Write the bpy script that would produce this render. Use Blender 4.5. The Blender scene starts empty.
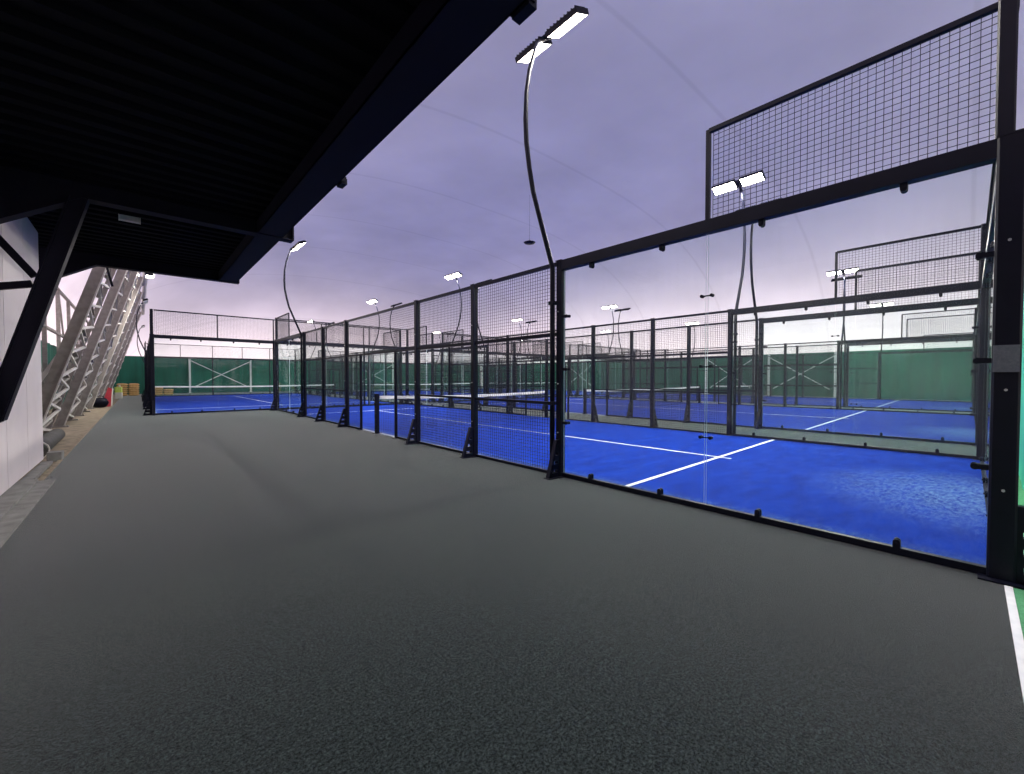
import bpy, math, random
from mathutils import Vector, Matrix
random.seed(7)
S = bpy.context.scene
COL = S.collection
R = math.radians

# ------------------------------------------------------------------ materials
def mat(name, col, rough=0.5, metal=0.0, noise=None, bump=None, spec=None):
    m = bpy.data.materials.new(name); m.use_nodes = True
    nt = m.node_tree; b = nt.nodes['Principled BSDF']
    b.inputs['Base Color'].default_value = (*col, 1)
    b.inputs['Roughness'].default_value = rough
    b.inputs['Metallic'].default_value = metal
    if spec is not None: b.inputs['Specular IOR Level'].default_value = spec
    if noise or bump:
        tc = nt.nodes.new('ShaderNodeTexCoord')
    if noise:
        sc, c2, detail = noise
        n = nt.nodes.new('ShaderNodeTexNoise'); n.inputs['Scale'].default_value = sc; n.inputs['Detail'].default_value = detail
        nt.links.new(tc.outputs['Object'], n.inputs['Vector'])
        r = nt.nodes.new('ShaderNodeValToRGB')
        r.color_ramp.elements[0].position = .3; r.color_ramp.elements[1].position = .7
        r.color_ramp.elements[0].color = (*col, 1); r.color_ramp.elements[1].color = (*c2, 1)
        nt.links.new(n.outputs['Fac'], r.inputs['Fac']); nt.links.new(r.outputs['Color'], b.inputs['Base Color'])
    if bump:
        sc, st = bump
        n = nt.nodes.new('ShaderNodeTexNoise'); n.inputs['Scale'].default_value = sc; n.inputs['Detail'].default_value = 2
        nt.links.new(tc.outputs['Object'], n.inputs['Vector'])
        bp = nt.nodes.new('ShaderNodeBump'); bp.inputs['Strength'].default_value = st; bp.inputs['Distance'].default_value = .01
        nt.links.new(n.outputs['Fac'], bp.inputs['Height']); nt.links.new(bp.outputs['Normal'], b.inputs['Normal'])
    return m

M = {}
M['black'] = mat('black_paint', (.003, .0036, .012), .45, 0, noise=(6, (.0045, .005, .016), 3), spec=.2)
M['canopy'] = mat('canopy_paint', (.005, .0045, .012), .6, 0, noise=(2, (.006, .0055, .015), 2), spec=.15)
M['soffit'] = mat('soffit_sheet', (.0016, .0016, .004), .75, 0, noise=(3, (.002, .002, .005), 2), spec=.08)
M['steel'] = mat('galvanised_steel', (.45, .45, .46), .35, .8, noise=(30, (.6, .6, .62), 2))
M['wire'] = mat('black_wire', (.006, .0065, .014), .5)
M['white'] = mat('white_line', (.80, .82, .85), .7, 0, noise=(14, (.68, .71, .76), 3))
M['tape'] = mat('net_tape', (.82, .82, .80), .7, noise=(9, (.72, .72, .70), 2))
M['cord'] = mat('net_cord', (.012, .012, .018), .8, noise=(9, (.02, .02, .026), 2))
M['panelwall'] = mat('white_panel', (.66, .60, .64), .6, 0, noise=(1.6, (.74, .68, .71), 4), bump=(40, .1))
M['kerb'] = mat('kerb_concrete', (.17, .17, .165), .85, 0, noise=(7, (.27, .27, .26), 5), bump=(60, .5))
M['dirt'] = mat('site_ground', (.17, .135, .09), .95, 0, noise=(5, (.36, .30, .21), 8), bump=(20, .8))
M['turfgreen'] = mat('green_turf', (.06, .28, .12), .9, 0, noise=(60, (.10, .38, .18), 4), bump=(150, .8))
M['truss'] = mat('truss_paint', (.21, .19, .175), .65, .1, noise=(9, (.30, .275, .255), 5))
M['trussedge'] = mat('truss_flange', (.55, .53, .50), .5, .1, noise=(5, (.6, .58, .55), 4))
M['brace'] = mat('brace_paint', (.72, .76, .74), .5, .1, noise=(4, (.62, .66, .64), 2))
M['sack'] = mat('sack_cloth', (.60, .36, .12), .9, 0, noise=(9, (.78, .52, .22), 4), bump=(50, .6))
M['red'] = mat('red_board', (.42, .02, .04), .5, noise=(5, (.5, .04, .06), 2))
M['hose'] = mat('rolled_membrane', (.035, .035, .033), .7, noise=(8, (.06, .06, .055), 3), bump=(20, .6))
M['hiviz'] = mat('lime_plastic', (.55, .70, .08), .6, noise=(9, (.65, .75, .2), 2))
M['offwhite'] = mat('offwhite_plastic', (.75, .72, .66), .6, noise=(9, (.66, .64, .58), 2))
M['sticker'] = mat('grey_sticker', (.12, .13, .16), .5, noise=(60, (.17, .18, .21), 3))
M['tubelight'] = mat('diffuser_plastic', (.55, .55, .56), .35, noise=(9, (.6, .6, .6), 2))

# carpet
def carpet():
    m = bpy.data.materials.new('grey_carpet'); m.use_nodes = True; nt = m.node_tree; b = nt.nodes['Principled BSDF']
    b.inputs['Roughness'].default_value = .95; b.inputs['Specular IOR Level'].default_value = .1; b.inputs['Sheen Weight'].default_value = .66; b.inputs['Sheen Roughness'].default_value = .22
    tc = nt.nodes.new('ShaderNodeTexCoord')
    n1 = nt.nodes.new('ShaderNodeTexNoise'); n1.inputs['Scale'].default_value = 85; n1.inputs['Detail'].default_value = 4; n1.inputs['Roughness'].default_value = .95
    n2 = nt.nodes.new('ShaderNodeTexNoise'); n2.inputs['Scale'].default_value = .45; n2.inputs['Detail'].default_value = 4
    for n in (n1, n2): nt.links.new(tc.outputs['Object'], n.inputs['Vector'])
    r1 = nt.nodes.new('ShaderNodeValToRGB'); r1.color_ramp.elements[0].position = .42; r1.color_ramp.elements[1].position = .63
    r1.color_ramp.elements[0].color = (.002, .004, .005, 1); r1.color_ramp.elements[1].color = (.068, .090, .094, 1)
    r2 = nt.nodes.new('ShaderNodeValToRGB'); r2.color_ramp.elements[0].position = .3; r2.color_ramp.elements[1].position = .7
    r2.color_ramp.elements[0].color = (.82, .84, .86, 1); r2.color_ramp.elements[1].color = (1.0, 1.0, .98, 1)
    nt.links.new(n1.outputs['Fac'], r1.inputs['Fac']); nt.links.new(n2.outputs['Fac'], r2.inputs['Fac'])
    mx = nt.nodes.new('ShaderNodeMix'); mx.data_type = 'RGBA'; mx.blend_type = 'MULTIPLY'; mx.inputs[0].default_value = 1
    nt.links.new(r1.outputs['Color'], mx.inputs[6]); nt.links.new(r2.outputs['Color'], mx.inputs[7])
    n3 = nt.nodes.new('ShaderNodeTexNoise'); n3.inputs['Scale'].default_value = 26; n3.inputs['Detail'].default_value = 3; n3.inputs['Roughness'].default_value = .9
    nt.links.new(tc.outputs['Object'], n3.inputs['Vector'])
    r3 = nt.nodes.new('ShaderNodeMapRange'); r3.inputs['From Min'].default_value = .38; r3.inputs['From Max'].default_value = .62; r3.inputs['To Min'].default_value = .72; r3.inputs['To Max'].default_value = 1.28
    nt.links.new(n3.outputs['Fac'], r3.inputs['Value'])
    sc = nt.nodes.new('ShaderNodeVectorMath'); sc.operation = 'SCALE'
    nt.links.new(mx.outputs[2], sc.inputs[0]); nt.links.new(r3.outputs[0], sc.inputs['Scale']); nt.links.new(sc.outputs[0], b.inputs['Base Color'])
    bp = nt.nodes.new('ShaderNodeBump'); bp.inputs['Strength'].default_value = .5; bp.inputs['Distance'].default_value = .01
    nt.links.new(n1.outputs['Fac'], bp.inputs['Height']); nt.links.new(bp.outputs['Normal'], b.inputs['Normal'])
    return m
M['carpet'] = carpet()

# blue turf with sand worn into it; court-local coordinates
def turf():
    m = bpy.data.materials.new('blue_turf'); m.use_nodes = True; nt = m.node_tree; b = nt.nodes['Principled BSDF']
    b.inputs['Roughness'].default_value = .9; b.inputs['Specular IOR Level'].default_value = .06
    L = nt.links.new
    tc = nt.nodes.new('ShaderNodeTexCoord')
    mp = nt.nodes.new('ShaderNodeMapping'); mp.inputs['Scale'].default_value = (1.2, 3.2, 1); mp.inputs['Rotation'].default_value = (0, 0, .5)
    L(tc.outputs['Object'], mp.inputs['Vector'])
    n = nt.nodes.new('ShaderNodeTexNoise'); n.inputs['Scale'].default_value = 1.4; n.inputs['Detail'].default_value = 8; n.inputs['Roughness'].default_value = .65
    L(mp.outputs['Vector'], n.inputs['Vector'])
    base = nt.nodes.new('ShaderNodeValToRGB'); base.color_ramp.elements[0].position = .3; base.color_ramp.elements[1].position = .72
    base.color_ramp.elements[0].color = (.0005, .015, .20, 1); base.color_ramp.elements[1].color = (.0012, .036, .35, 1)
    L(n.outputs['Fac'], base.inputs['Fac'])
    # sand mask: corner patch + court rim + fine fibres
    sep = nt.nodes.new('ShaderNodeSeparateXYZ'); L(tc.outputs['Object'], sep.inputs[0])
    vm = nt.nodes.new('ShaderNodeVectorMath'); vm.operation = 'DISTANCE'; vm.inputs[1].default_value = (2.7, -.15, 0); L(tc.outputs['Object'], vm.inputs[0])
    mr = nt.nodes.new('ShaderNodeMapRange'); mr.inputs['From Min'].default_value = .5; mr.inputs['From Max'].default_value = 1.9; mr.inputs['To Min'].default_value = .95; mr.inputs['To Max'].default_value = 0
    L(vm.outputs['Value'], mr.inputs['Value'])
    ex = nt.nodes.new('ShaderNodeMapRange'); ex.inputs['From Min'].default_value = .03; ex.inputs['From Max'].default_value = .40; ex.inputs['To Min'].default_value = .75; ex.inputs['To Max'].default_value = 0
    L(sep.outputs['X'], ex.inputs['Value'])
    mxx = nt.nodes.new('ShaderNodeMath'); mxx.operation = 'MAXIMUM'; L(mr.outputs[0], mxx.inputs[0]); L(ex.outputs[0], mxx.inputs[1])
    n2 = nt.nodes.new('ShaderNodeTexNoise'); n2.inputs['Scale'].default_value = 7; n2.inputs['Detail'].default_value = 9; n2.inputs['Roughness'].default_value = .75
    L(mp.outputs['Vector'], n2.inputs['Vector'])
    r3 = nt.nodes.new('ShaderNodeMapRange'); r3.inputs['From Min'].default_value = .38; r3.inputs['From Max'].default_value = .62; L(n2.outputs['Fac'], r3.inputs['Value'])
    mu = nt.nodes.new('ShaderNodeMath'); mu.operation = 'MULTIPLY'; L(mxx.outputs[0], mu.inputs[0]); L(r3.outputs[0], mu.inputs[1])
    gen = nt.nodes.new('ShaderNodeMapRange'); gen.inputs['From Min'].default_value = .5; gen.inputs['From Max'].default_value = .8; gen.inputs['To Max'].default_value = .10; L(n2.outputs['Fac'], gen.inputs['Value'])
    ad = nt.nodes.new('ShaderNodeMath'); ad.operation = 'ADD'; ad.use_clamp = True; L(mu.outputs[0], ad.inputs[0]); L(gen.outputs[0], ad.inputs[1])
    mx = nt.nodes.new('ShaderNodeMix'); mx.data_type = 'RGBA'; L(ad.outputs[0], mx.inputs[0]); L(base.outputs['Color'], mx.inputs[6]); mx.inputs[7].default_value = (.11, .20, .42, 1)
    e2 = nt.nodes.new('ShaderNodeMapRange'); e2.inputs['From Min'].default_value = .05; e2.inputs['From Max'].default_value = .14; e2.inputs['To Min'].default_value = .9; e2.inputs['To Max'].default_value = 0
    L(sep.outputs['X'], e2.inputs['Value'])
    m3 = nt.nodes.new('ShaderNodeMix'); m3.data_type = 'RGBA'; L(e2.outputs[0], m3.inputs[0]); L(mx.outputs[2], m3.inputs[6]); m3.inputs[7].default_value = (.55, .60, .68, 1)
    L(m3.outputs[2], b.inputs['Base Color'])
    return m
M['turf'] = turf()

def curtain():
    m = bpy.data.materials.new('green_curtain'); m.use_nodes = True; nt = m.node_tree; b = nt.nodes['Principled BSDF']
    b.inputs['Roughness'].default_value = .7
    tc = nt.nodes.new('ShaderNodeTexCoord')
    mp = nt.nodes.new('ShaderNodeMapping'); mp.inputs['Scale'].default_value = (2.2, 2.2, .35)
    nt.links.new(tc.outputs['Object'], mp.inputs['Vector'])
    n = nt.nodes.new('ShaderNodeTexNoise'); n.inputs['Scale'].default_value = 1.3; n.inputs['Detail'].default_value = 5
    nt.links.new(mp.outputs['Vector'], n.inputs['Vector'])
    r = nt.nodes.new('ShaderNodeValToRGB'); r.color_ramp.elements[0].position = .3; r.color_ramp.elements[1].position = .75
    r.color_ramp.elements[0].color = (.001, .075, .045, 1); r.color_ramp.elements[1].color = (.002, .14, .088, 1)
    nt.links.new(n.outputs['Fac'], r.inputs['Fac']); nt.links.new(r.outputs['Color'], b.inputs['Base Color'])
    return m
M['curtain'] = curtain()
M['curtain_light'] = mat('turquoise_curtain', (.02, .36, .25), .6, 0, noise=(.8, (.05, .5, .36), 4))

def glass():
    m = bpy.data.materials.new('tempered_glass'); m.use_nodes = True; nt = m.node_tree; nt.nodes.clear()
    out = nt.nodes.new('ShaderNodeOutputMaterial'); tr = nt.nodes.new('ShaderNodeBsdfTransparent'); gl = nt.nodes.new('ShaderNodeBsdfGlossy')
    df = nt.nodes.new('ShaderNodeBsdfDiffuse'); df.inputs['Color'].default_value = (.55, .75, .70, 1)
    tr.inputs['Color'].default_value = (.955, .985, .975, 1); gl.inputs['Roughness'].default_value = .015
    fr = nt.nodes.new('ShaderNodeFresnel'); fr.inputs['IOR'].default_value = 1.5
    ge = nt.nodes.new('ShaderNodeNewGeometry')
    inv = nt.nodes.new('ShaderNodeMath'); inv.operation = 'SUBTRACT'; inv.inputs[0].default_value = 1
    nt.links.new(ge.outputs['Backfacing'], inv.inputs[1])
    mu = nt.nodes.new('ShaderNodeMath'); mu.operation = 'MULTIPLY'
    nt.links.new(fr.outputs[0], mu.inputs[0]); nt.links.new(inv.outputs[0], mu.inputs[1])
    # faint film of dust and dried drips on the pane
    tc = nt.nodes.new('ShaderNodeTexCoord'); mp = nt.nodes.new('ShaderNodeMapping'); mp.inputs['Scale'].default_value = (6, 6, .6)
    n = nt.nodes.new('ShaderNodeTexNoise'); n.inputs['Scale'].default_value = 2; n.inputs['Detail'].default_value = 6
    nt.links.new(tc.outputs['Object'], mp.inputs['Vector']); nt.links.new(mp.outputs['Vector'], n.inputs['Vector'])
    r = nt.nodes.new('ShaderNodeMapRange'); r.inputs['From Min'].default_value = .45; r.inputs['From Max'].default_value = .9; r.inputs['To Min'].default_value = .003; r.inputs['To Max'].default_value = .024
    nt.links.new(n.outputs['Fac'], r.inputs['Value'])
    m1 = nt.nodes.new('ShaderNodeMixShader'); m2 = nt.nodes.new('ShaderNodeMixShader')
    nt.links.new(r.outputs[0], m1.inputs[0]); nt.links.new(tr.outputs[0], m1.inputs[1]); nt.links.new(df.outputs[0], m1.inputs[2])
    nt.links.new(mu.outputs[0], m2.inputs[0]); nt.links.new(m1.outputs[0], m2.inputs[1]); nt.links.new(gl.outputs[0], m2.inputs[2])
    nt.links.new(m2.outputs[0], out.inputs[0])
    return m
M['glass'] = glass()
M['glassedge'] = mat('glass_edge', (.55, .68, .68), .2, noise=(20, (.65, .76, .75), 2))

def lens():
    m = bpy.data.materials.new('lit_lens'); m.use_nodes = True; nt = m.node_tree; nt.nodes.clear()
    out = nt.nodes.new('ShaderNodeOutputMaterial'); e = nt.nodes.new('ShaderNodeEmission')
    e.inputs['Color'].default_value = (1, .93, .80, 1); e.inputs['Strength'].default_value = 28
    nt.links.new(e.outputs[0], out.inputs[0]); return m
M['lens'] = lens()

def membrane():
    m = bpy.data.materials.new('dome_membrane'); m.use_nodes = True; nt = m.node_tree; nt.nodes.clear(); L = nt.links.new
    out = nt.nodes.new('ShaderNodeOutputMaterial'); tl = nt.nodes.new('ShaderNodeBsdfTranslucent'); df = nt.nodes.new('ShaderNodeBsdfDiffuse')
    tc = nt.nodes.new('ShaderNodeTexCoord'); sep = nt.nodes.new('ShaderNodeSeparateXYZ'); L(tc.outputs['Object'], sep.inputs[0])
    # welded seams every five metres
    md = nt.nodes.new('ShaderNodeMath'); md.operation = 'PINGPONG'; md.inputs[1].default_value = 3.6; L(sep.outputs['Y'], md.inputs[0])
    ss = nt.nodes.new('ShaderNodeMapRange'); ss.interpolation_type = 'SMOOTHSTEP'; ss.inputs['From Min'].default_value = .03; ss.inputs['From Max'].default_value = .13; ss.inputs['To Min'].default_value = .92; ss.inputs['To Max'].default_value = 1
    L(md.outputs[0], ss.inputs['Value'])
    n = nt.nodes.new('ShaderNodeTexNoise'); n.inputs['Scale'].default_value = .16; n.inputs['Detail'].default_value = 5; L(tc.outputs['Object'], n.inputs['Vector'])
    r = nt.nodes.new('ShaderNodeMapRange'); r.inputs['From Min'].default_value = .3; r.inputs['From Max'].default_value = .7; r.inputs['To Min'].default_value = .86; r.inputs['To Max'].default_value = 1.04
    L(n.outputs['Fac'], r.inputs['Value'])
    mu = nt.nodes.new('ShaderNodeMath'); mu.operation = 'MULTIPLY'; L(ss.outputs[0], mu.inputs[0]); L(r.outputs[0], mu.inputs[1])
    vm = nt.nodes.new('ShaderNodeVectorMath'); vm.operation = 'SCALE'; vm.inputs[0].default_value = (.80, .78, .84); L(mu.outputs[0], vm.inputs['Scale'])
    L(vm.outputs[0], tl.inputs['Color']); L(vm.outputs[0], df.inputs['Color'])
    mx = nt.nodes.new('ShaderNodeMixShader'); mx.inputs[0].default_value = .45
    L(tl.outputs[0], mx.inputs[1]); L(df.outputs[0], mx.inputs[2]); L(mx.outputs[0], out.inputs[0])
    return m
M['membrane'] = membrane()

# ------------------------------------------------------------------ mesh builder
class MB:
    def __init__(s): s.v = []; s.f = []; s.smooth = []
    def quadbox(s, P, smooth=False):
        o = len(s.v); s.v += [tuple(p) for p in P]
        for q in ((0,3,2,1),(4,5,6,7),(0,1,5,4),(1,2,6,5),(2,3,7,6),(3,0,4,7)):
            s.f.append(tuple(o+i for i in q)); s.smooth.append(smooth)
    def box(s, a, b):
        (x0,y0,z0),(x1,y1,z1) = a, b
        s.quadbox([(x0,y0,z0),(x1,y0,z0),(x1,y1,z0),(x0,y1,z0),(x0,y0,z1),(x1,y0,z1),(x1,y1,z1),(x0,y1,z1)])
        return s
    def bevbox(s, a, b, c=.01):
        # box with chamfered vertical edges (x/y corners)
        (x0,y0,z0),(x1,y1,z1) = a, b
        pts = [(x0+c,y0),(x1-c,y0),(x1,y0+c),(x1,y1-c),(x1-c,y1),(x0+c,y1),(x0,y1-c),(x0,y0+c)]
        return s.prism_z(pts, z0, z1)
    def prism_z(s, pts, z0, z1):
        o = len(s.v); n = len(pts)
        s.v += [(x,y,z0) for x,y in pts] + [(x,y,z1) for x,y in pts]
        s.f.append(tuple(o+i for i in reversed(range(n)))); s.smooth.append(False)
        s.f.append(tuple(o+n+i for i in range(n))); s.smooth.append(False)
        for i in range(n):
            j = (i+1) % n; s.f.append((o+i,o+j,o+n+j,o+n+i)); s.smooth.append(False)
        return s
    def prism_y(s, pts, y0, y1):          # pts in (x,z)
        o = len(s.v); n = len(pts)
        s.v += [(x,y0,z) for x,z in pts] + [(x,y1,z) for x,z in pts]
        s.f.append(tuple(o+i for i in range(n))); s.smooth.append(False)
        s.f.append(tuple(o+n+i for i in reversed(range(n)))); s.smooth.append(False)
        for i in range(n):
            j = (i+1) % n; s.f.append((o+j,o+i,o+n+i,o+n+j)); s.smooth.append(False)
        return s
    def prism_x(s, pts, x0, x1):          # pts in (y,z)
        o = len(s.v); n = len(pts)
        s.v += [(x0,y,z) for y,z in pts] + [(x1,y,z) for y,z in pts]
        s.f.append(tuple(o+i for i in reversed(range(n)))); s.smooth.append(False)
        s.f.append(tuple(o+n+i for i in range(n))); s.smooth.append(False)
        for i in range(n):
            j = (i+1) % n; s.f.append((o+i,o+j,o+n+j,o+n+i)); s.smooth.append(False)
        return s
    def bar(s, p, q, w, t, up=(0,1,0)):
        p, q = Vector(p), Vector(q); d = (q-p).normalized(); u = Vector(up)
        a = d.cross(u).normalized(); b = a.cross(d).normalized()
        a *= w/2; b *= t/2
        s.quadbox([p-a-b,p+a-b,p+a+b,p-a+b,q-a-b,q+a-b,q+a+b,q-a+b]); return s
    def tube(s, pts, r, n=8, closed_ends=True):
        pts = [Vector(p) for p in pts]; rings = []
        prev = None
        for i, p in enumerate(pts):
            d = (pts[min(i+1,len(pts)-1)] - pts[max(i-1,0)]).normalized()
            a = d.cross(Vector((0,1,0)) if abs(d.y) < .9 else Vector((1,0,0))).normalized(); b = a.cross(d).normalized()
            rr = r[i] if isinstance(r, (list, tuple)) else r
            o = len(s.v)
            s.v += [tuple(p + a*math.cos(2*math.pi*k/n)*rr + b*math.sin(2*math.pi*k/n)*rr) for k in range(n)]
            rings.append(o)
        for o, o2 in zip(rings, rings[1:]):
            for k in range(n):
                j = (k+1) % n; s.f.append((o+k,o2+k,o2+j,o+j)); s.smooth.append(True)
        if closed_ends:
            s.f.append(tuple(rings[0]+k for k in range(n))); s.smooth.append(False)
            s.f.append(tuple(rings[-1]+k for k in reversed(range(n)))); s.smooth.append(False)
        return s
    def mesh(s, name, m):
        me = bpy.data.meshes.new(name); me.from_pydata(s.v, [], s.f); me.materials.append(m)
        me.polygons.foreach_set('use_smooth', s.smooth); me.update(); return me
    def build(s, name, m, parent=None, loc=(0,0,0)):
        return put(name, s.mesh(name, m), parent, loc)

def put(name, me, parent=None, loc=(0,0,0), rot=(0,0,0)):
    o = bpy.data.objects.new(name, me); COL.objects.link(o); o.parent = parent; o.location = loc; o.rotation_euler = rot; return o
def tag(o, label=None, cat=None, group=None, kind=None):
    if label: o['label'] = label
    if cat: o['category'] = cat
    if group: o['group'] = group
    if kind: o['kind'] = kind
    return o
def empty(name, loc, label=None, cat=None, group=None, rz=0):
    o = bpy.data.objects.new(name, None); COL.objects.link(o); o.location = loc; o.rotation_euler = (0,0,rz); o.empty_display_size = .2
    return tag(o, label, cat, group)
def copy_tree(o, parent=None):
    c = o.copy(); COL.objects.link(c); c.parent = parent
    for ch in list(o.children): copy_tree(ch, c)
    return c
def struct(o): o['kind'] = 'structure'; return o

# world frame: camera above the origin, X across the courts, Y along the walkway
# ------------------------------------------------------------------ ground
fl = MB(); fl.box((-.97,-.178,-.1),(38,53,0)); struct(fl.build('floor', M['carpet']))
fl2 = MB(); fl2.box((-.97,-13,-.1),(38,-.215,-.002)); struct(fl2.build('floor', M['turfgreen']))
fl3 = MB(); fl3.box((-.97,-.215,-.1),(38,-.178,.002)); struct(fl3.build('trim_1', M['white']))
gd = MB(); gd.box((-5,-13,-.12),(-.99,53,-.012)); struct(gd.build('floor', M['dirt']))
ed = MB(); ed.box((-1.02,8.25,-.1),(-.97,47.5,.012)); struct(ed.build('trim_2', M['dirt']))
kb = MB()
kb.box((-1.18,-12,-.05),(-1.0,8.2,.05)); kb.box((-1.0,-12,-.05),(-.85,8.2,.025)); kb.box((-1.18,8.2,-.05),(-1.06,10.0,.03))
struct(kb.build('trim_3', M['kerb']))

# ------------------------------------------------------------------ dome
def dome():
    b = MB(); NX, NY = 72, 60; cx, hw, cy, hl, H = 17.5, 22.0, 20.0, 33.5, 12.6
    rows = []
    for j in range(NY+1):
        v = -math.cos(math.pi*j/NY); y = cy + hl*v; av = min(abs(v), .9995)
        sw = (1-av**7)**(1/5); sh = (1-av**4)**(1/2.6); row = []
        for i in range(NX+1):
            t = math.pi*i/NX; c, s_ = math.cos(t), math.sin(t)
            x = cx - hw*sw*math.copysign(abs(c)**.78, c); z = H*sh*abs(s_)**.85 - .05
            row.append(len(b.v)); b.v.append((x,y,z))
        rows.append(row)
    for r0, r1 in zip(rows, rows[1:]):
        for i in range(NX):
            b.f.append((r0[i],r1[i],r1[i+1],r0[i+1])); b.smooth.append(True)
    return b
struct(dome().build('ceiling', M['membrane']))

# ------------------------------------------------------------------ curtains (hall walls)
def wavy_wall(x0,y0,x1,y1,h,mt,name,amp=.03,zb=0.0):
    b = MB(); n = int(math.hypot(x1-x0,y1-y0)/.5); dx,dy = (x1-x0),(y1-y0); L = math.hypot(dx,dy); nx,ny = -dy/L, dx/L
    o = 0
    for side in (0, .04):
        for i in range(n+1):
            t = i/n; a = amp*math.sin(i*1.9)+amp*.6*math.sin(i*.77) + side
            for z in (zb, h): b.v.append((x0+dx*t+nx*a, y0+dy*t+ny*a, z))
    m = 2*(n+1)
    for i in range(n):
        a = 2*i
        b.f.append((a,a+2,a+3,a+1)); b.f.append((m+a,m+a+1,m+a+3,m+a+2)); b.f.append((a+1,a+3,m+a+3,m+a+1)); b.f.append((a,m+a,m+a+2,a+2)); b.smooth += [False]*4
    b.f.append((0,1,m+1,m)); k=2*n; b.f.append((k,m+k,m+k+1,k+1)); b.smooth += [False]*2
    return struct(b.build(name, mt))
wavy_wall(-2.6,47.9,37,47.9,3.26,M['curtain'],'wall_far')
wavy_wall(37.2,47.6,37.2,-.4,3.26,M['curtain'],'wall_right')
wavy_wall(-2.9,10.8,-2.9,47.7,2.9,M['curtain'],'wall_left')
wavy_wall(5.5,-11.6,-3.4,-11.6,3.26,M['curtain'],'wall_back')
wavy_wall(6.2,-.52,36.9,-.52,3.26,M['curtain_light'],'wall_near',amp=.012)

# white steel bracing in front of the curtains
def brace_bay(p0, p1, cross, label, post2=False):
    p0 = Vector((*p0,0)); p1 = Vector((*p1,0)); d = (p1-p0); L = d.length; d.normalize(); ang = math.atan2(d.y,d.x)
    t = empty('wall_brace', p0, label, 'brace', 'white steel braces against the green curtains', ang)
    MB().box((-.07,-.05,0),(.07,.05,3.2)).build('post', M['brace'], t)
    MB().box((-.16,-.12,0),(.16,.12,.03)).build('base_plate', M['brace'], t)
    if post2:
        MB().box((L-.07,-.05,0),(L+.07,.05,3.2)).build('post', M['brace'], t)
        MB().box((L-.16,-.12,0),(L+.16,.12,.03)).build('base_plate', M['brace'], t)
    if cross:
        MB().bar((.1,-.02,2.95),(L-.3,-.02,.55),.07,.03).build('diagonal', M['brace'], t)
        MB().bar((.3,.02,.55),(L-.1,.02,2.95),.07,.03).build('diagonal', M['brace'], t)
    return t
yb = 47.55
brace_bay((3.45,yb),(8.2,yb),True,'white cross bracing between two posts on the far green curtain behind the left back court',True)
brace_bay((13.2,yb),(18,yb),False,'single white post on the far green curtain right of the cross bracing')
brace_bay((18.3,yb),(23.2,yb),True,'white cross bracing on far green curtain behind the middle back court',True)
xr = 36.85
brace_bay((xr,6.4),(xr,10.6),True,'white cross bracing on the right hall curtain seen through the near glass',True)
brace_bay((xr,11.6),(xr,15.4),True,'white cross bracing on right hall curtain, second bay from the near end',True)
brace_bay((xr,20.5),(xr,24.5),False,'single white post on the right hall curtain in its middle')
brace_bay((xr,27.5),(xr,31.5),True,'white cross bracing on right hall curtain farthest down the hall',True)

# ------------------------------------------------------------------ padel cage kit
cache = {}
def wire_mesh(w, h, step=.05, r=.0021):
    k = ('wire', round(w,3), round(h,3), step)
    if k in cache: return cache[k]
    b = MB(); nv = max(1, round(w/step)); nh = max(1, round(h/step))
    for i in range(nv+1):
        x = w*i/nv; b.box((x-r,-r,0),(x+r,r,h))
    for j in range(nh+1):
        z = h*j/nh; b.box((0,-r*2.6,z-r),(w,-r*.8,z+r))
    cache[k] = b.mesh('wire_panel', M['wire']); return cache[k]
def cm(key, fn):
    if key not in cache: cache[key] = fn()
    return cache[key]
def post_mesh(h, w=.10):
    def f():
        b = MB(); a = w/2; b.bevbox((-a,-a,0),(a,a,h),.012); b.box((-a-.004,-a-.004,h),(a+.004,a+.004,h+.012))
        b.box((-a-.06,-a-.04,0),(a+.06,a+.04,.012))
        return b.mesh('post', M['black'])
    return cm(('post',h,w), f)
def bracket_mesh():
    # perforated triangular foot gusset pointing towards -x
    def f():
        b = MB(); H = .52; wd = lambda z: .165*(1-z/H)+.055
        y0, y1 = -.03, .03
        b.prism_y([(0,0),(-wd(0),0),(-wd(H),H),(-wd(H)+.03,H),(-wd(0)+.045,0)], y0, y1)
        b.prism_y([(0,0),(-.035,0),(-.022,H),(0,H)], y0, y1)
        zs = [0, .075, .12, .195, .24, .31, .355, .41]
        for z0, z1 in ((0,.07),(.115,.19),(.235,.31),(.35,.52)):
            b.prism_y([(-.005,z0),(-wd(z0)+.005,z0),(-wd(z1)+.005,z1),(-.005,z1)], y0, y1)
        b.box((-.23,-.06,0),(0,.06,.012))
        return b.mesh('foot_bracket', M['black'])
    return cm('bracket', f)
def bolt_mesh():
    return cm('bolt', lambda: MB().tube([(.0,0,0),(-.012,0,0)], .009, 6).mesh('bolt', M['steel']))
def rail_mesh(L, w, h):
    return cm(('rail',round(L,3),w,h), lambda: MB().box((0,-w/2,0),(L,w/2,h)).mesh('rail', M['black']))
def pane_mesh(L, h):
    def f():
        me = MB().box((0,-.006,0),(L,.006,h)).mesh('glass_pane', M['glass']); me.materials.append(M['glassedge'])
        for p in me.polygons:
            if abs(p.normal.x) > .9: p.material_index = 1     # polished upright edges
        return me
    return cm(('pane',round(L,3),h), f)
def clip_mesh():
    def f():
        b = MB(); 
        pts = [(-.022,-.0),(.022,0),(.022,.06)] + [(.022*math.cos(a),.06+.022*math.sin(a)) for a in (R(30),R(60),R(90),R(120),R(150))] + [(-.022,.06)]
        b.prism_y(pts, -.03, -.008); b.prism_y(pts, .008, .03); b.tube([(0,-.04,.05),(0,.04,.05)], .010, 8)
        return b.mesh('glass_clip', M['black'])
    return cm('clip', f)
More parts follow.
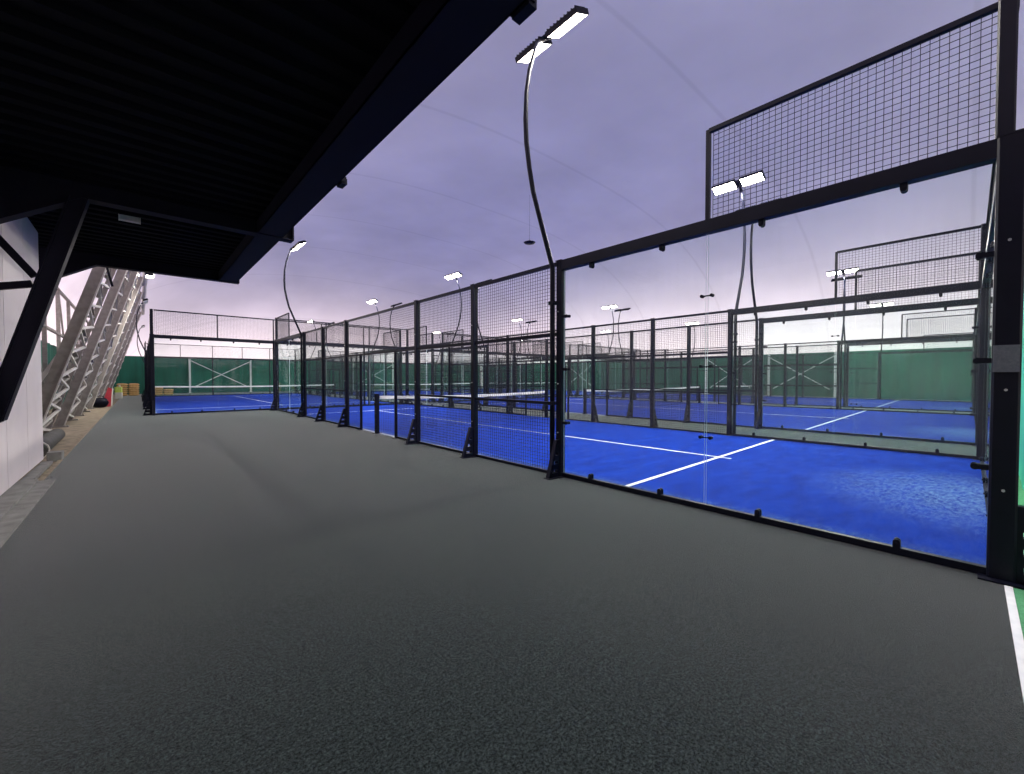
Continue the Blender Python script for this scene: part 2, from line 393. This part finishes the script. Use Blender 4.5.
def arm_mesh():
    def f():
        b = MB(); b.box((0,-.028,-.018),(.10,-.008,.018)); b.box((0,.008,-.018),(.10,.028,.018))
        for y in (-.03,.03): b.tube([(.10,y-.006,0),(.10,y+.006,0)], .022, 10)
        return b.mesh('clamp_arm', M['black'])
    return cm('arm', f)
def joint_mesh():
    def f():
        b = MB()
        for y in (-.016,.016):
            for x in (-.05,.05): b.tube([(x,y-.006,0),(x,y+.006,0)], .017, 10)
            b.box((-.05,y-.003,-.004),(.05,y+.003,.004))
        return b.mesh('joint_clamp', M['black'])
    return cm('joint', f)

GH = 3.0
def cage(W, label, group, bolts=False):
    root = empty('padel_court_cage', (0,0,0), label, 'court enclosure', group)
    def P(name, me, x, y, z, rz=0): return put(name, me, root, (x,y,z), (0,0,rz))
    # the two long sides: run along +y; inner direction = +1 for left side
    for side in (0, 1):
        X = 0 if side == 0 else W; out = -1 if side == 0 else 1; rzb = 0 if side == 0 else math.pi
        for y, h, w in ((0,4,.13),(4,GH,.10),(6,GH,.10),(8,GH,.10),(12,GH,.10),(14,GH,.10),(16,GH,.10),(20,4,.13)):
            po = P('post', post_mesh(GH if h == 4 else h,w), X, y, 0)
            if h == 4: P('corner_mast', cm('mast', lambda: MB().bevbox((-.045,-.045,0),(.045,.045,.93),.01).mesh('corner_mast', M['black'])), X+(-.0 if side else .0), y+(.03 if y == 0 else -.03), GH+.012)
            if not (bolts and side == 0 and y == 0): P('foot_bracket', bracket_mesh(), X + out*w/2, y, 0, rzb)
            if bolts and side == 0:
                for zz in (.62,1.3,2.3): put('bolt', bolt_mesh(), po, (-w/2,.0,zz))
        for y in (9, 11): P('gate_post', post_mesh(2.0,.06), X, y, 0)
        a = math.pi/2
        for y0 in (0, 16):
            P('top_rail', rail_mesh(3.9,.10,.13), X, y0+.05, GH-.13, a)
            P('bottom_rail', rail_mesh(3.9,.05,.055), X, y0+.05, 0.005, a)
            for k in (0, 1):
                P('glass_pane', pane_mesh(1.925,2.80), X, y0+.065+k*1.945, .065, a)
            for q in (.525,1.5,2.5,3.47):
                P('glass_clip', clip_mesh(), X, y0+q, .045, a)
                c = P('glass_clip', clip_mesh(), X, y0+q, GH-.115, a); c.rotation_euler = (0, math.pi, a)
            for z in (.76,1.5,2.23):
                c1, c2 = P('clamp_arm', arm_mesh(), X, y0+.03, z, a), P('clamp_arm', arm_mesh(), X, y0+3.97, z, -a)
                P('joint_clamp', joint_mesh(), X, y0+2, z, a)
            # corner mesh on top, two metres long
            ym = 0 if y0 == 0 else 18
            P('wire_panel', wire_mesh(1.9,.90), X, ym+.05, GH, a)
            P('upper_rail', rail_mesh(1.98,.045,.04), X, ym+.01, 3.89, a)
            P('upper_post', cm('upost', lambda: MB().box((-.02,-.02,0),(.02,.02,.92)).mesh('upper_post', M['black'])), X, 2.0 if y0 == 0 else 18.0, GH)
        P('top_rail', rail_mesh(12,.05,.05), X, 4, GH-.05, a)
        P('middle_rail', rail_mesh(12,.05,.05), X, 4, 1.97, a)
        for y0, L in ((4,2),(6,2),(12,2),(14,2)):
            P('lower_rail', rail_mesh(L-.1,.04,.04), X, y0+.05, 1.0, a)
            P('wire_panel', wire_mesh(L-.1,2.93), X, y0+.05, .03, a)
        for y0, L in ((4,5),(11,5)): P('bottom_rail', rail_mesh(L,.04,.04), X, y0, .003, a)
        P('wire_panel', wire_mesh(.93,1.95), X, 8.04, .03, a); P('wire_panel', wire_mesh(.93,1.95), X, 11.03, .03, a)
        P('wire_panel', wire_mesh(1.95,.93), X, 8.03, 2.02, a); P('wire_panel', wire_mesh(1.95,.93), X, 10.02, 2.02, a)
    # the two short ends
    nb = round(W/2); pw = W/nb
    for Y, out in ((0,-1),(20,1)):
        P('top_rail', rail_mesh(W-.13,.10,.13), .065, Y, GH-.13)
        P('upper_rail', rail_mesh(W-.13,.045,.045), .065, Y, 3.885)
        P('bottom_rail', rail_mesh(W-.13,.05,.055), .065, Y, .005)
        P('foot_bracket', bracket_mesh(), 0, Y+out*.065, 0, math.pi/2*(1 if out < 0 else -1)); P('foot_bracket', bracket_mesh(), W, Y+out*.065, 0, math.pi/2*(1 if out < 0 else -1))
        for k in range(nb):
            P('glass_pane', pane_mesh(pw-.075 if k in (0,nb-1) else pw-.02,2.80), k*pw + (.065 if k == 0 else .01), Y, .065)
            P('wire_panel', wire_mesh(pw-.08,.90), k*pw+.04, Y, GH)
            for q in (.27,.73):
                P('glass_clip', clip_mesh(), (k+q)*pw, Y, .045)
                c = P('glass_clip', clip_mesh(), (k+q)*pw, Y, GH-.115); c.rotation_euler = (0, math.pi, 0)
            if k:
                P('upper_post', cm('upost', None), k*pw, Y, GH)
                if not (k % 2) or nb == 3 and k == 9:
                    P('post', post_mesh(2.87,.08), k*pw, Y-out*-.05, 0)
    return root

def turf_obj(W, label):
    me = cm(('turf',W), lambda: MB().box((.0,.0,-.02),(W,20,.010)).mesh('court_turf', M['turf']))
    t = tag(put('court_turf', me), label, 'court turf', 'blue court surfaces')
    for y in (3.05,16.95):
        MB().box((.05,y-.03,.010),(W-.05,y+.03,.013)).build('service_line', M['white'], t)
    MB().box((W/2-.027,2.85,.013),(W/2+.027,17.15,.0145)).build('centre_line', M['white'], t)
    return t

def net_obj(W, label):
    t = empty('court_net', (0,0,0), label, 'net', 'nets across the courts')
    pm = cm('netpost', lambda: netpost())
    put('net_post', pm, t, (-.02,0,0)); put('net_post', pm, t, (W+.02,0,0), (0,0,math.pi))
    n = 24; b = MB(); o = MB(); x0, x1 = .07, W-.07
    def sag(u): return .93 - .05*(1-(2*u-1)**2)
    for i in range(n):
        u0, u1 = i/n, (i+1)/n; xa, xb = x0+(x1-x0)*u0, x0+(x1-x0)*u1; za, zb = sag(u0), sag(u1)
        o.quadbox([(xa,-.01,za-.075),(xb,-.01,zb-.075),(xb,.01,zb-.075),(xa,.01,za-.075),(xa,-.01,za),(xb,-.01,zb),(xb,.01,zb),(xa,.01,za)])
    r = .0015
    k = int((x1-x0)/.045)
    for i in range(k+1):
        u = i/k; x = x0+(x1-x0)*u; b.box((x-r,-r,.02),(x+r,r,sag(u)-.07))
    for j in range(18):
        z = .03 + j*.046
        b.box((x0,-r*2.5,z-r),(x1,-r*.8,z+r))
    o.build('net_tape', M['tape'], t); b.build('netting', M['cord'], t)
    return t
def netpost():
    b = MB(); b.box((-.03,-.05,0),(.05,-.042,.98)); b.box((-.03,.042,0),(.05,.05,.98)); b.box((.042,-.05,0),(.05,.05,.98))
    b.box((-.03,-.05,.97),(.05,.05,.98)); b.box((-.09,-.07,0),(.11,.07,.012))
    for k in range(7): b.box((-.03,-.042,.08+k*.13),(.042,.042,.10+k*.13))
    b.box((-.035,-.02,0),(-.03,.02,.98))
    b.tube([(.05,0,.9),(.08,0,.9)], .02, 8)
    return b.mesh('net_post', M['black'])

# ------------------------------------------------------------------ floodlight poles (leaning out, head over the court)
PO = [(.075,0),(.075,2.0),(.075,2.9),(.16,3.12),(.34,3.55),(.46,3.85),(.53,4.14),(.585,4.45),(.60,4.75),(.585,5.1),(.53,5.4),(.45,5.65),(.37,5.86)]
LIGHT_W = 470
def lamp_proto():
    t = empty('floodlight_pole', (0,0,0))
    pts = [(-o, .085, z) for o, z in PO]
    MB().tube(pts, [.034]*4+[.032]*5+[.028]*4, 10).build('pole', M['black'], t)
    MB().box((-.115,.04,1.0),(-.03,.13,1.05)).build('pole_clamp', M['black'], t); MB().box((-.115,.04,2.4),(-.03,.13,2.45)).build('pole_clamp', M['black'], t)
    tilt = R(25)
    hx, hz = -.16, 6.0
    MB().bar((-.37,.085,5.86),(hx,.085,hz+.03),.05,.05).build('head_arm', M['black'], t)
    ux, uz = math.cos(tilt), math.sin(tilt)        # across the head, inner edge higher
    nx, nz = math.sin(tilt), -math.cos(tilt)       # where it shines
    def slab(y0,y1,a0,a1,d0,d1,b):
        P = []
        for d in (d1,d0):
            for (a,y) in ((a0,y0),(a1,y0),(a1,y1),(a0,y1)): P.append((hx+ux*a+nx*d, y, hz+uz*a+nz*d))
        b.quadbox(P)
    for s_ in (-1,1):
        y0, y1 = (.085+.05, .085+.54) if s_ > 0 else (.085-.58, .085-.05)
        b = MB(); slab(y0,y1,-.13,.13,-.045,.02,b)
        for k in range(9):
            yk = y0+.03+k*(y1-y0-.06)/8; slab(yk-.006,yk+.006,-.11,.11,-.07,-.045,b)
        h = b.build('lamp_head', M['black'], t)
        b = MB(); slab(y0+.02,y1-.02,-.115,.115,.012,.0206,b); b.build('lens', M['lens'], h)
    b = MB(); slab(.085-.08,.085+.08,-.06,.06,-.06,.0,b); b.build('head_joint', M['black'], t)
    ld = bpy.data.lights.new('floodlight_beam', 'AREA'); ld.shape = 'RECTANGLE'; ld.size = .26; ld.size_y = 1.1
    ld.energy = LIGHT_W; ld.color = (1, .95, .86)
    lo = bpy.data.objects.new('floodlight_beam', ld); COL.objects.link(lo); lo.parent = t
    lo.location = (hx+nx*.045, .085, hz+nz*.045); lo.rotation_euler = (0, -tilt, 0)
    return t

# ------------------------------------------------------------------ place the courts
WA = 6.1
COURTS = [('nearest court', 4.38, -.166, WA), ('middle court of the near row', 12.65, -.166, 10), ('right court of the near row', 24.65, -.166, 10),
          ('left court of the back row', .38, 20.35, 10), ('middle court of the back row', 12.35, 20.35, 10), ('right court of the back row', 24.35, 20.35, 10)]
CL = ['black steel and glass cage of the narrow nearest court beside the walkway',
      'black steel and glass cage of the wide court just behind the nearest court',
      'black steel and glass cage farthest right along the right hall curtain, near row',
      'black steel and glass cage at the left, facing down the walkway end',
      'black steel and glass cage in the middle of the back row beyond the wide court',
      'black steel and glass cage in the far right corner of the hall']
protoC = protoN = protoT = None
lampP = lamp_proto(); used = False
for i, (nm, x, y, W) in enumerate(COURTS):
    if i == 0: c = cage(W, CL[0], 'padel court cages', True); n = net_obj(W, ''); t = turf_obj(W, 'x')
    elif i == 1: c = protoC = cage(W, CL[1], 'padel court cages'); n = protoN = net_obj(W, ''); t = protoT = turf_obj(W, 'x')
    else: c = copy_tree(protoC); n = copy_tree(protoN); t = copy_tree(protoT)
    c.location = (x,y,0); n.location = (x,y+10,.008); t.location = (x,y,0)
    c['label'] = CL[i]; n['label'] = 'white taped net across the ' + nm; t['label'] = 'blue turf with white lines inside the ' + nm; n['group'] = 'nets across the courts'
    for side in (0,1):
        for e, yy in enumerate((4,16)):
            l = lampP if not used else copy_tree(lampP); used = True
            l.location = (x + (0 if side == 0 else W), y+yy, 0)
            if side: l.rotation_euler = (0,0,math.pi)
            tag(l, 'curved floodlight pole, %s side of %s, %s end' % ('left' if side == 0 else 'right', nm, ('near','far')[e]), 'floodlight', 'curved floodlight poles')
            if i == 3 and side == 0:
                l.scale = (.7,1,.79)
                for ch in list(l.children):
                    if ch.type == 'LIGHT': bpy.data.objects.remove(ch); continue
                    for g in ch.children:
                        g.data = g.data.copy(); g.data.materials[0] = M['glassedge']
                l['label'] = 'shorter unlit floodlight pole, left side of %s, %s end' % (nm, ('near','far')[e])
hf = empty('hall_floodlight', (.42,24.3,5.95), 'lit floodlight hung under the pipe above the raking legs', 'floodlight')
MB().box((-.03,-.03,.0),(.03,.03,.17)).build('bracket', M['black'], hf)
MB().bevbox((-.14,-.26,-.10),(.14,.26,.0),.02).build('housing', M['black'], hf)
MB().box((-.12,-.24,-.115),(.12,.24,-.10)).box((.14,-.24,-.09),(.15,.24,-.01)).build('lens', M['lens'], hf)
hl = bpy.data.lights.new('floodlight_beam', 'AREA'); hl.shape = 'RECTANGLE'; hl.size = .24; hl.size_y = .48; hl.energy = 520; hl.color = (1, .95, .86)
ho = bpy.data.objects.new('floodlight_beam', hl); COL.objects.link(ho); ho.parent = hf; ho.location = (.0,0,-.125); ho.rotation_euler = (0, -.35, 0)

# sticker on the near corner post
MB().box((4.29,-.222,1.42),(4.3145,-.106,1.60)).build('corner_sticker', M['sticker'], None)
st = bpy.data.objects['corner_sticker']; st.parent = bpy.data.objects['padel_court_cage']; st.location = (-4.38+.0, .166, 0)
tag(st, 'grey printed sticker')

# ------------------------------------------------------------------ left service wall, container-like
b = MB()
ys = [-12 + 1.23*k for k in range(19)]
ys = [10.1-1.23*k for k in range(19)][::-1]
for a, c in zip(ys, ys[1:]):
    b.box((-1.24,a+.008,.06),(-1.17,c-.008,3.72))
b.box((-3.8,ys[0],0.0),(-1.24,10.08,3.72))
struct(b.build('wall_left', M['panelwall']))

# ------------------------------------------------------------------ canopy
cn = empty('canopy', (0,0,0), 'dark corrugated canopy overhead at the upper left, on beams and a slanting strut', 'canopy')
ZB, ZS, XE = 3.57, 3.76, 1.70
b = MB(); y = -4.0; pts = []
while y < 11.3:                                            # corrugated soffit, ribs run across the walkway
    pts += [(y,ZS),(y+.10,ZS),(y+.125,ZS+.05),(y+.225,ZS+.05)]; y += .25
pts.append((11.3,ZS)); top = [(11.3,ZS+.12),(-4.0,ZS+.12)]
o = len(b.v); n = len(pts)
b.v += [(-3.9,p[0],p[1]) for p in pts] + [(XE,p[0],p[1]) for p in pts]
for i in range(n-1): b.f.append((o+i,o+i+1,o+n+i+1,o+n+i)); b.smooth.append(False)
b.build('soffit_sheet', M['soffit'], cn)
MB().box((-3.9,-4,ZS+.07),(XE,11.3,ZS+.16)).build('roof_deck', M['canopy'], cn)
e = MB(); e.box((XE-.012,-4,ZB),(XE,11.35,ZS+.2)); e.box((XE-.34,-4,ZB),(XE,11.35,ZB+.012)); e.box((XE-.34,-4,ZB),(XE-.328,11.35,ZS+.0)); e.build('edge_beam', M['canopy'], cn)
def crossbeam(y, xr_, kx, hx, hz):
    b = MB()
    b.prism_y([(kx,ZB),(xr_,ZB),(xr_,ZS+.16),(hx,ZS+.16),(hx,hz)], y-.012, y+.012)
    b.box((kx,y-.09,ZB-.014),(xr_,y+.09,ZB)); b.bar((kx,y,ZB-.007),(hx,y,hz-.007),.18,.014,up=(0,0,1))
    b.box((xr_-.02,y-.09,ZB),(xr_,y+.09,ZS+.1))
    b.build('cross_beam', M['canopy'], cn)
crossbeam(7.3, 1.86, -.48, -1.168, 3.12)
crossbeam(11.35, 1.75, -.57, -1.6, 2.93)
crossbeam(1.5, 1.66, -.48, -1.168, 3.12)
def strut(y):
    ax = lambda h: -.845 + .265*(h-2.28)
    MB().bar((ax(.9),y,.9),(ax(3.57),y,3.57),.13,.16).bar((ax(.9)+.078,y,.9),(ax(3.57)+.078,y,3.57),.014,.20).bar((ax(.9)-.078,y,.9),(ax(3.57)-.078,y,3.57),.014,.20).build('strut', M['canopy'], cn)
    MB().bar((-.88,y,2.56),(-1.17,y,2.98),.075,.07).build('brace', M['canopy'], cn)
    MB().bar((-.90,y,2.47),(-1.17,y,2.40),.075,.07).build('brace', M['canopy'], cn)
    MB().box((-1.168,y-.16,.95),(-1.15,y+.16,1.5)).build('wall_plate', M['canopy'], cn)
strut(7.3)
f = empty('tube_light', (.06,8.35,ZS), 'small unlit white tube light under the canopy past the cross beam', 'light fitting')
MB().bevbox((-.235,-.04,-.07),(-.015,.04,0),.012).build('housing', M['tubelight'], f)
MB().box((-.245,-.043,-.073),(-.235,.043,0)).box((-.015,-.043,-.073),(-.005,.043,0)).build('end_cap', M['offwhite'], f)
def edge_flood(y, s_, lab):
    t = empty('canopy_floodlight', (XE,y,ZB+.05), lab, 'floodlight', 'small floodlights on the canopy edge')
    MB().box((0,-.1*s_,-.02),(.03*s_,.1*s_,.06)).box((.02*s_,-.12*s_,-.02),(.10*s_,-.105*s_,.02)).box((.02*s_,.105*s_,-.02),(.10*s_,.12*s_,.02)).build('bracket', M['black'], t)
    b = MB(); b.box((.04*s_,-.105*s_,-.06*s_),(.13*s_,.105*s_,.03*s_))
    for k in range(7): b.box((.05*s_,(-.1+k*.033)*s_,.03*s_),(.12*s_,(-.094+k*.033)*s_,.06*s_))
    b.build('housing', M['black'], t)
    MB().box((.13*s_,-.09*s_,-.05*s_),(.134*s_,.09*s_,.02*s_)).build('glass_front', M['glassedge'], t)
edge_flood(1.84, .72, 'small black floodlight on the canopy edge at the top of the picture')
edge_flood(4.85, .7, 'small black floodlight on the canopy edge farther along, above the walkway')

# ------------------------------------------------------------------ raking lattice legs on the left
def truss_proto():
    t = empty('lattice_leg', (0,0,0))
    x0, x1, H = -1.70, .14, 6.2; G = 2.5
    MB().bar((x0,0,0),(x1,0,H),.19,.05).build('chord', M['truss'], t)
    MB().bar((x0,G,0),(x1,G,H),.10,.08).build('chord', M['truss'], t)
    MB().bar((x0+.105,-.03,0),(x1+.105,-.03,H),.025,.09).build('flange', M['trussedge'], t)
    n = 24
    for off in (-.05, .0, .06):
        b = MB()
        for k in range(n):
            z0, z1 = H*k/n+.1, min(H*(k+1)/n+.1, H)
            xa, xb = x0+(x1-x0)*z0/H+off, x0+(x1-x0)*z1/H+off
            ya, yb_ = (.03,G-.03) if (k + (off > 0)) % 2 == 0 else (G-.03,.03)
            b.bar((xa,ya,z0),(xb,yb_,z1),.055,.045,up=(1,0,0))
        b.build('lacing', M['trussedge'] if off > 0 else M['truss'], t)
    for y in (0, G): MB().box((x0-.16,y-.10,-.012),(x0+.2,y+.10,.03)).build('base_plate', M['truss'], t)
    MB().bar((x0+.75,.5,2.5),(x0-.5,.5,0.0),.07,.05).build('back_stay', M['trussedge'], t)
    return t
tp = truss_proto()
words = ['nearest, right behind the white panel wall','second from the white panel wall','third from the white panel wall','fourth from the white panel wall','fifth from the white panel wall, well down the hall','sixth from the white panel wall, far down the hall','farthest, beside the stacked sandbags']
for k in range(7):
    t = tp if k == 0 else copy_tree(tp)
    t.location = (0,12.55+4.65*k,0)
    tag(t, 'raking grey steel lattice leg, ' + words[k], 'truss', 'raking lattice legs on the left side')
tb = tag(MB().tube([(.30,11.9,6.22),(.30,41.8,6.22)], .10, 10).build('ridge_pipe', M['trussedge']), 'pale steel pipe running along the tops of the raking lattice legs', 'pipe')
# side frame between legs and curtain
sf = empty('side_frame', (-2.5,11,0), 'pale steel post and rail frame behind the raking legs', 'frame')
for k in range(10): MB().box((-.06,.5+k*3.6,0),(.06,.62+k*3.6,5.2)).build('post', M['truss'], sf)
for z in (1.5,3.2,5.1): MB().box((-.05,.5,z),(.05,33.2,z+.09)).build('rail', M['truss'], sf)
for k in range(0,9,2):
    MB().bar((.03,.56+k*3.6,4.9),(.03,4.1+k*3.6,.2),.08,.06,up=(1,0,0)).build('diagonal', M['truss'], sf)
cb = tag(MB().tube([(-.52,12.0,4.6),(-.50,12.02,4.1),(-.46,12.05,3.7),(-.38,12.1,3.3)], .022, 6).build('hanging_cable', M['black']), 'short black cable hanging beside the nearest lattice leg', 'cable')

# ------------------------------------------------------------------ rolled sheet and odds and ends on the left strip
rl = empty('rolled_sheet', (-1.33,10.95,-.012), 'dark rolled up sheet lying at the foot of the nearest lattice leg', 'roll', None, R(2))
b = MB(); ring = []
b.tube([(0,-.35,.14),(0,.4,.145),(.02,1.5,.14),(.05,2.7,.13)], [.135,.145,.14,.13], 16); b.build('roll', M['hose'], rl)
b = MB()
pts = [(.10*math.cos(a*.5)*(1-a*.03), -.36, .14+.10*math.sin(a*.5)*(1-a*.03)) for a in range(26)]
b.tube(pts, .008, 5); b.build('spiral_end', M['black'], rl)
MB().tube([(math.cos(a*R(30))*.148, -.2, .145+math.sin(a*R(30))*.148) for a in range(13)], .012, 6).build('strap', M['offwhite'], rl)
blk = tag(MB().bevbox((-.09,-.12,-.012),(.09,.12,.14),.015).build('timber_block', M['kerb'], None, (-1.06,10.3,0)), 'small grey block on the ground at the end of the white panel wall', 'block')

def pillow(L=.68,W=.42,H=.18,seed=0):
    rnd = random.Random(seed); b = MB(); NX, NY = 10, 8; idx = {}
    for s_ in (1,-1):
        for i in range(NX+1):
            for j in range(NY+1):
                u, v = 2*i/NX-1, 2*j/NY-1
                th = (1-abs(u)**3.2)**.5*(1-abs(v)**2.8)**.5
                if s_ == -1 and (i in (0,NX) or j in (0,NY)): idx[(s_,i,j)] = idx[(1,i,j)]; continue
                idx[(s_,i,j)] = len(b.v)
                b.v.append((u*L/2*(1-.06*v*v), v*W/2*(1-.05*u*u), H/2 + s_*H/2*th*(1 if s_ > 0 else .96) + (rnd.uniform(-.006,.006) if 0<i<NX and 0<j<NY and s_ > 0 else 0)))
    for s_ in (1,-1):
        for i in range(NX):
            for j in range(NY):
                q = (idx[(s_,i,j)],idx[(s_,i+1,j)],idx[(s_,i+1,j+1)],idx[(s_,i,j+1)])
                b.f.append(q if s_ > 0 else q[::-1]); b.smooth.append(True)
    return b
bag = pillow().mesh('sandbag', M['sack'])
stacks = [('stack at walkway end', -.95, 43.6, 2, [6,6]), ('low stack behind court', 1.15, 43.7, 2, [4,3])]
lv = ['bottom layer','second layer','third layer','fourth layer','fifth layer','top layer']
for nm, x, y, nc, hs in stacks:
    for c in range(nc):
        for k in range(hs[c]):
            for r_ in range(2):
                o = put('sandbag', bag, None, (x+c*.64+random.uniform(-.03,.03), y+r_*.42+random.uniform(-.02,.02), k*.155+ (.0)), (0,0,random.uniform(-.08,.08)))
                tag(o, 'tan sandbag, %s, %s column, %s row, %s' % (lv[k], ('left','right')[c], ('front','back')[r_], nm), 'sandbag', 'stacked tan sandbags')
rb = empty('leaning_board', (-1.14,28.2,-.012), 'red board with a white edge leaning at the foot of a lattice leg', 'board', None, R(8))
MB().prism_y([(-.22,.0),(.10,.0),(.16,.85),(.02,.95)], -.02, .02).build('board', M['red'], rb)
MB().prism_y([(.10,.0),(.15,.0),(.21,.87),(.16,.87)], -.025, .025).build('edge_strip', M['offwhite'], rb)
bg = empty('holdall', (-1.36,27.3,-.012), 'black holdall on the ground beside the red leaning board', 'bag')
pillow(.6,.42,.46,3).build('body', M['black'], bg)
MB().tube([(-.14,0,.40),(-.12,0,.52),(0,0,.56),(.12,0,.52),(.14,0,.40)], .015, 6).build('handle', M['black'], bg)
yc = empty('jerrycan', (-1.02,38.3,-.012), 'lime yellow and white container standing by the left strip before the sandbags', 'container')
MB().bevbox((-.2,-.15,0),(.2,.15,.42),.04).build('base_tub', M['offwhite'], yc)
MB().bevbox((-.19,-.14,.42),(.19,.14,.78),.05).build('can_body', M['hiviz'], yc)
MB().tube([(.05,0,.78),(.05,0,.92)], .05, 10).build('cap', M['offwhite'], yc)

# hanging disc below the dome
hd = empty('hanging_lamp', (17.6,17.9,9.55), 'small dark disc hanging from the dome left of the nearest floodlight', 'hanging fitting')
b = MB(); b.tube([(0,0,-.10),(0,0,-.06),(0,0,0),(0,0,.06),(0,0,.12)], [.12,.30,.36,.16,.06], 20); b.build('shade', M['black'], hd)
MB().tube([(0,0,.1),(0,0,2.85)], .006, 5).build('cord', M['black'], hd)

# ------------------------------------------------------------------ sky seen through the membrane
w = bpy.data.worlds.new('dusk'); S.world = w; w.use_nodes = True; nt = w.node_tree; nt.nodes.clear()
out = nt.nodes.new('ShaderNodeOutputWorld'); bgd = nt.nodes.new('ShaderNodeBackground'); tc = nt.nodes.new('ShaderNodeTexCoord')
sep = nt.nodes.new('ShaderNodeSeparateXYZ'); nt.links.new(tc.outputs['Generated'], sep.inputs[0])
rp = nt.nodes.new('ShaderNodeValToRGB'); rp.color_ramp.elements[0].position = 0.0; rp.color_ramp.elements[1].position = .75
rp.color_ramp.elements[0].color = (2.3, 1.85, 1.7, 1); rp.color_ramp.elements[1].color = (.050, .066, .155, 1)
em = rp.color_ramp.elements.new(.28); em.color = (.235, .225, .32, 1)
nt.links.new(sep.outputs['Z'], rp.inputs['Fac']); nt.links.new(rp.outputs['Color'], bgd.inputs['Color']); bgd.inputs['Strength'].default_value = 2.9
nt.links.new(bgd.outputs[0], out.inputs[0])

# ------------------------------------------------------------------ camera
cd = bpy.data.cameras.new('camera'); cam = bpy.data.objects.new('camera', cd); COL.objects.link(cam)
cd.sensor_width = 36; cd.lens = 413/1024*36; cd.clip_start = .05; cd.clip_end = 300
cam.location = (0,0,1.38); cam.rotation_euler = (R(90-1.25), 0, -R(42.1))
S.camera = cam
S.view_settings.view_transform = 'Standard'; S.view_settings.look = 'None'; S.view_settings.gamma = 1; S.view_settings.use_curve_mapping = False
S.view_settings.exposure = 0
try:
    S.cycles.transparent_max_bounces = 64; S.cycles.max_bounces = 10
except Exception: pass
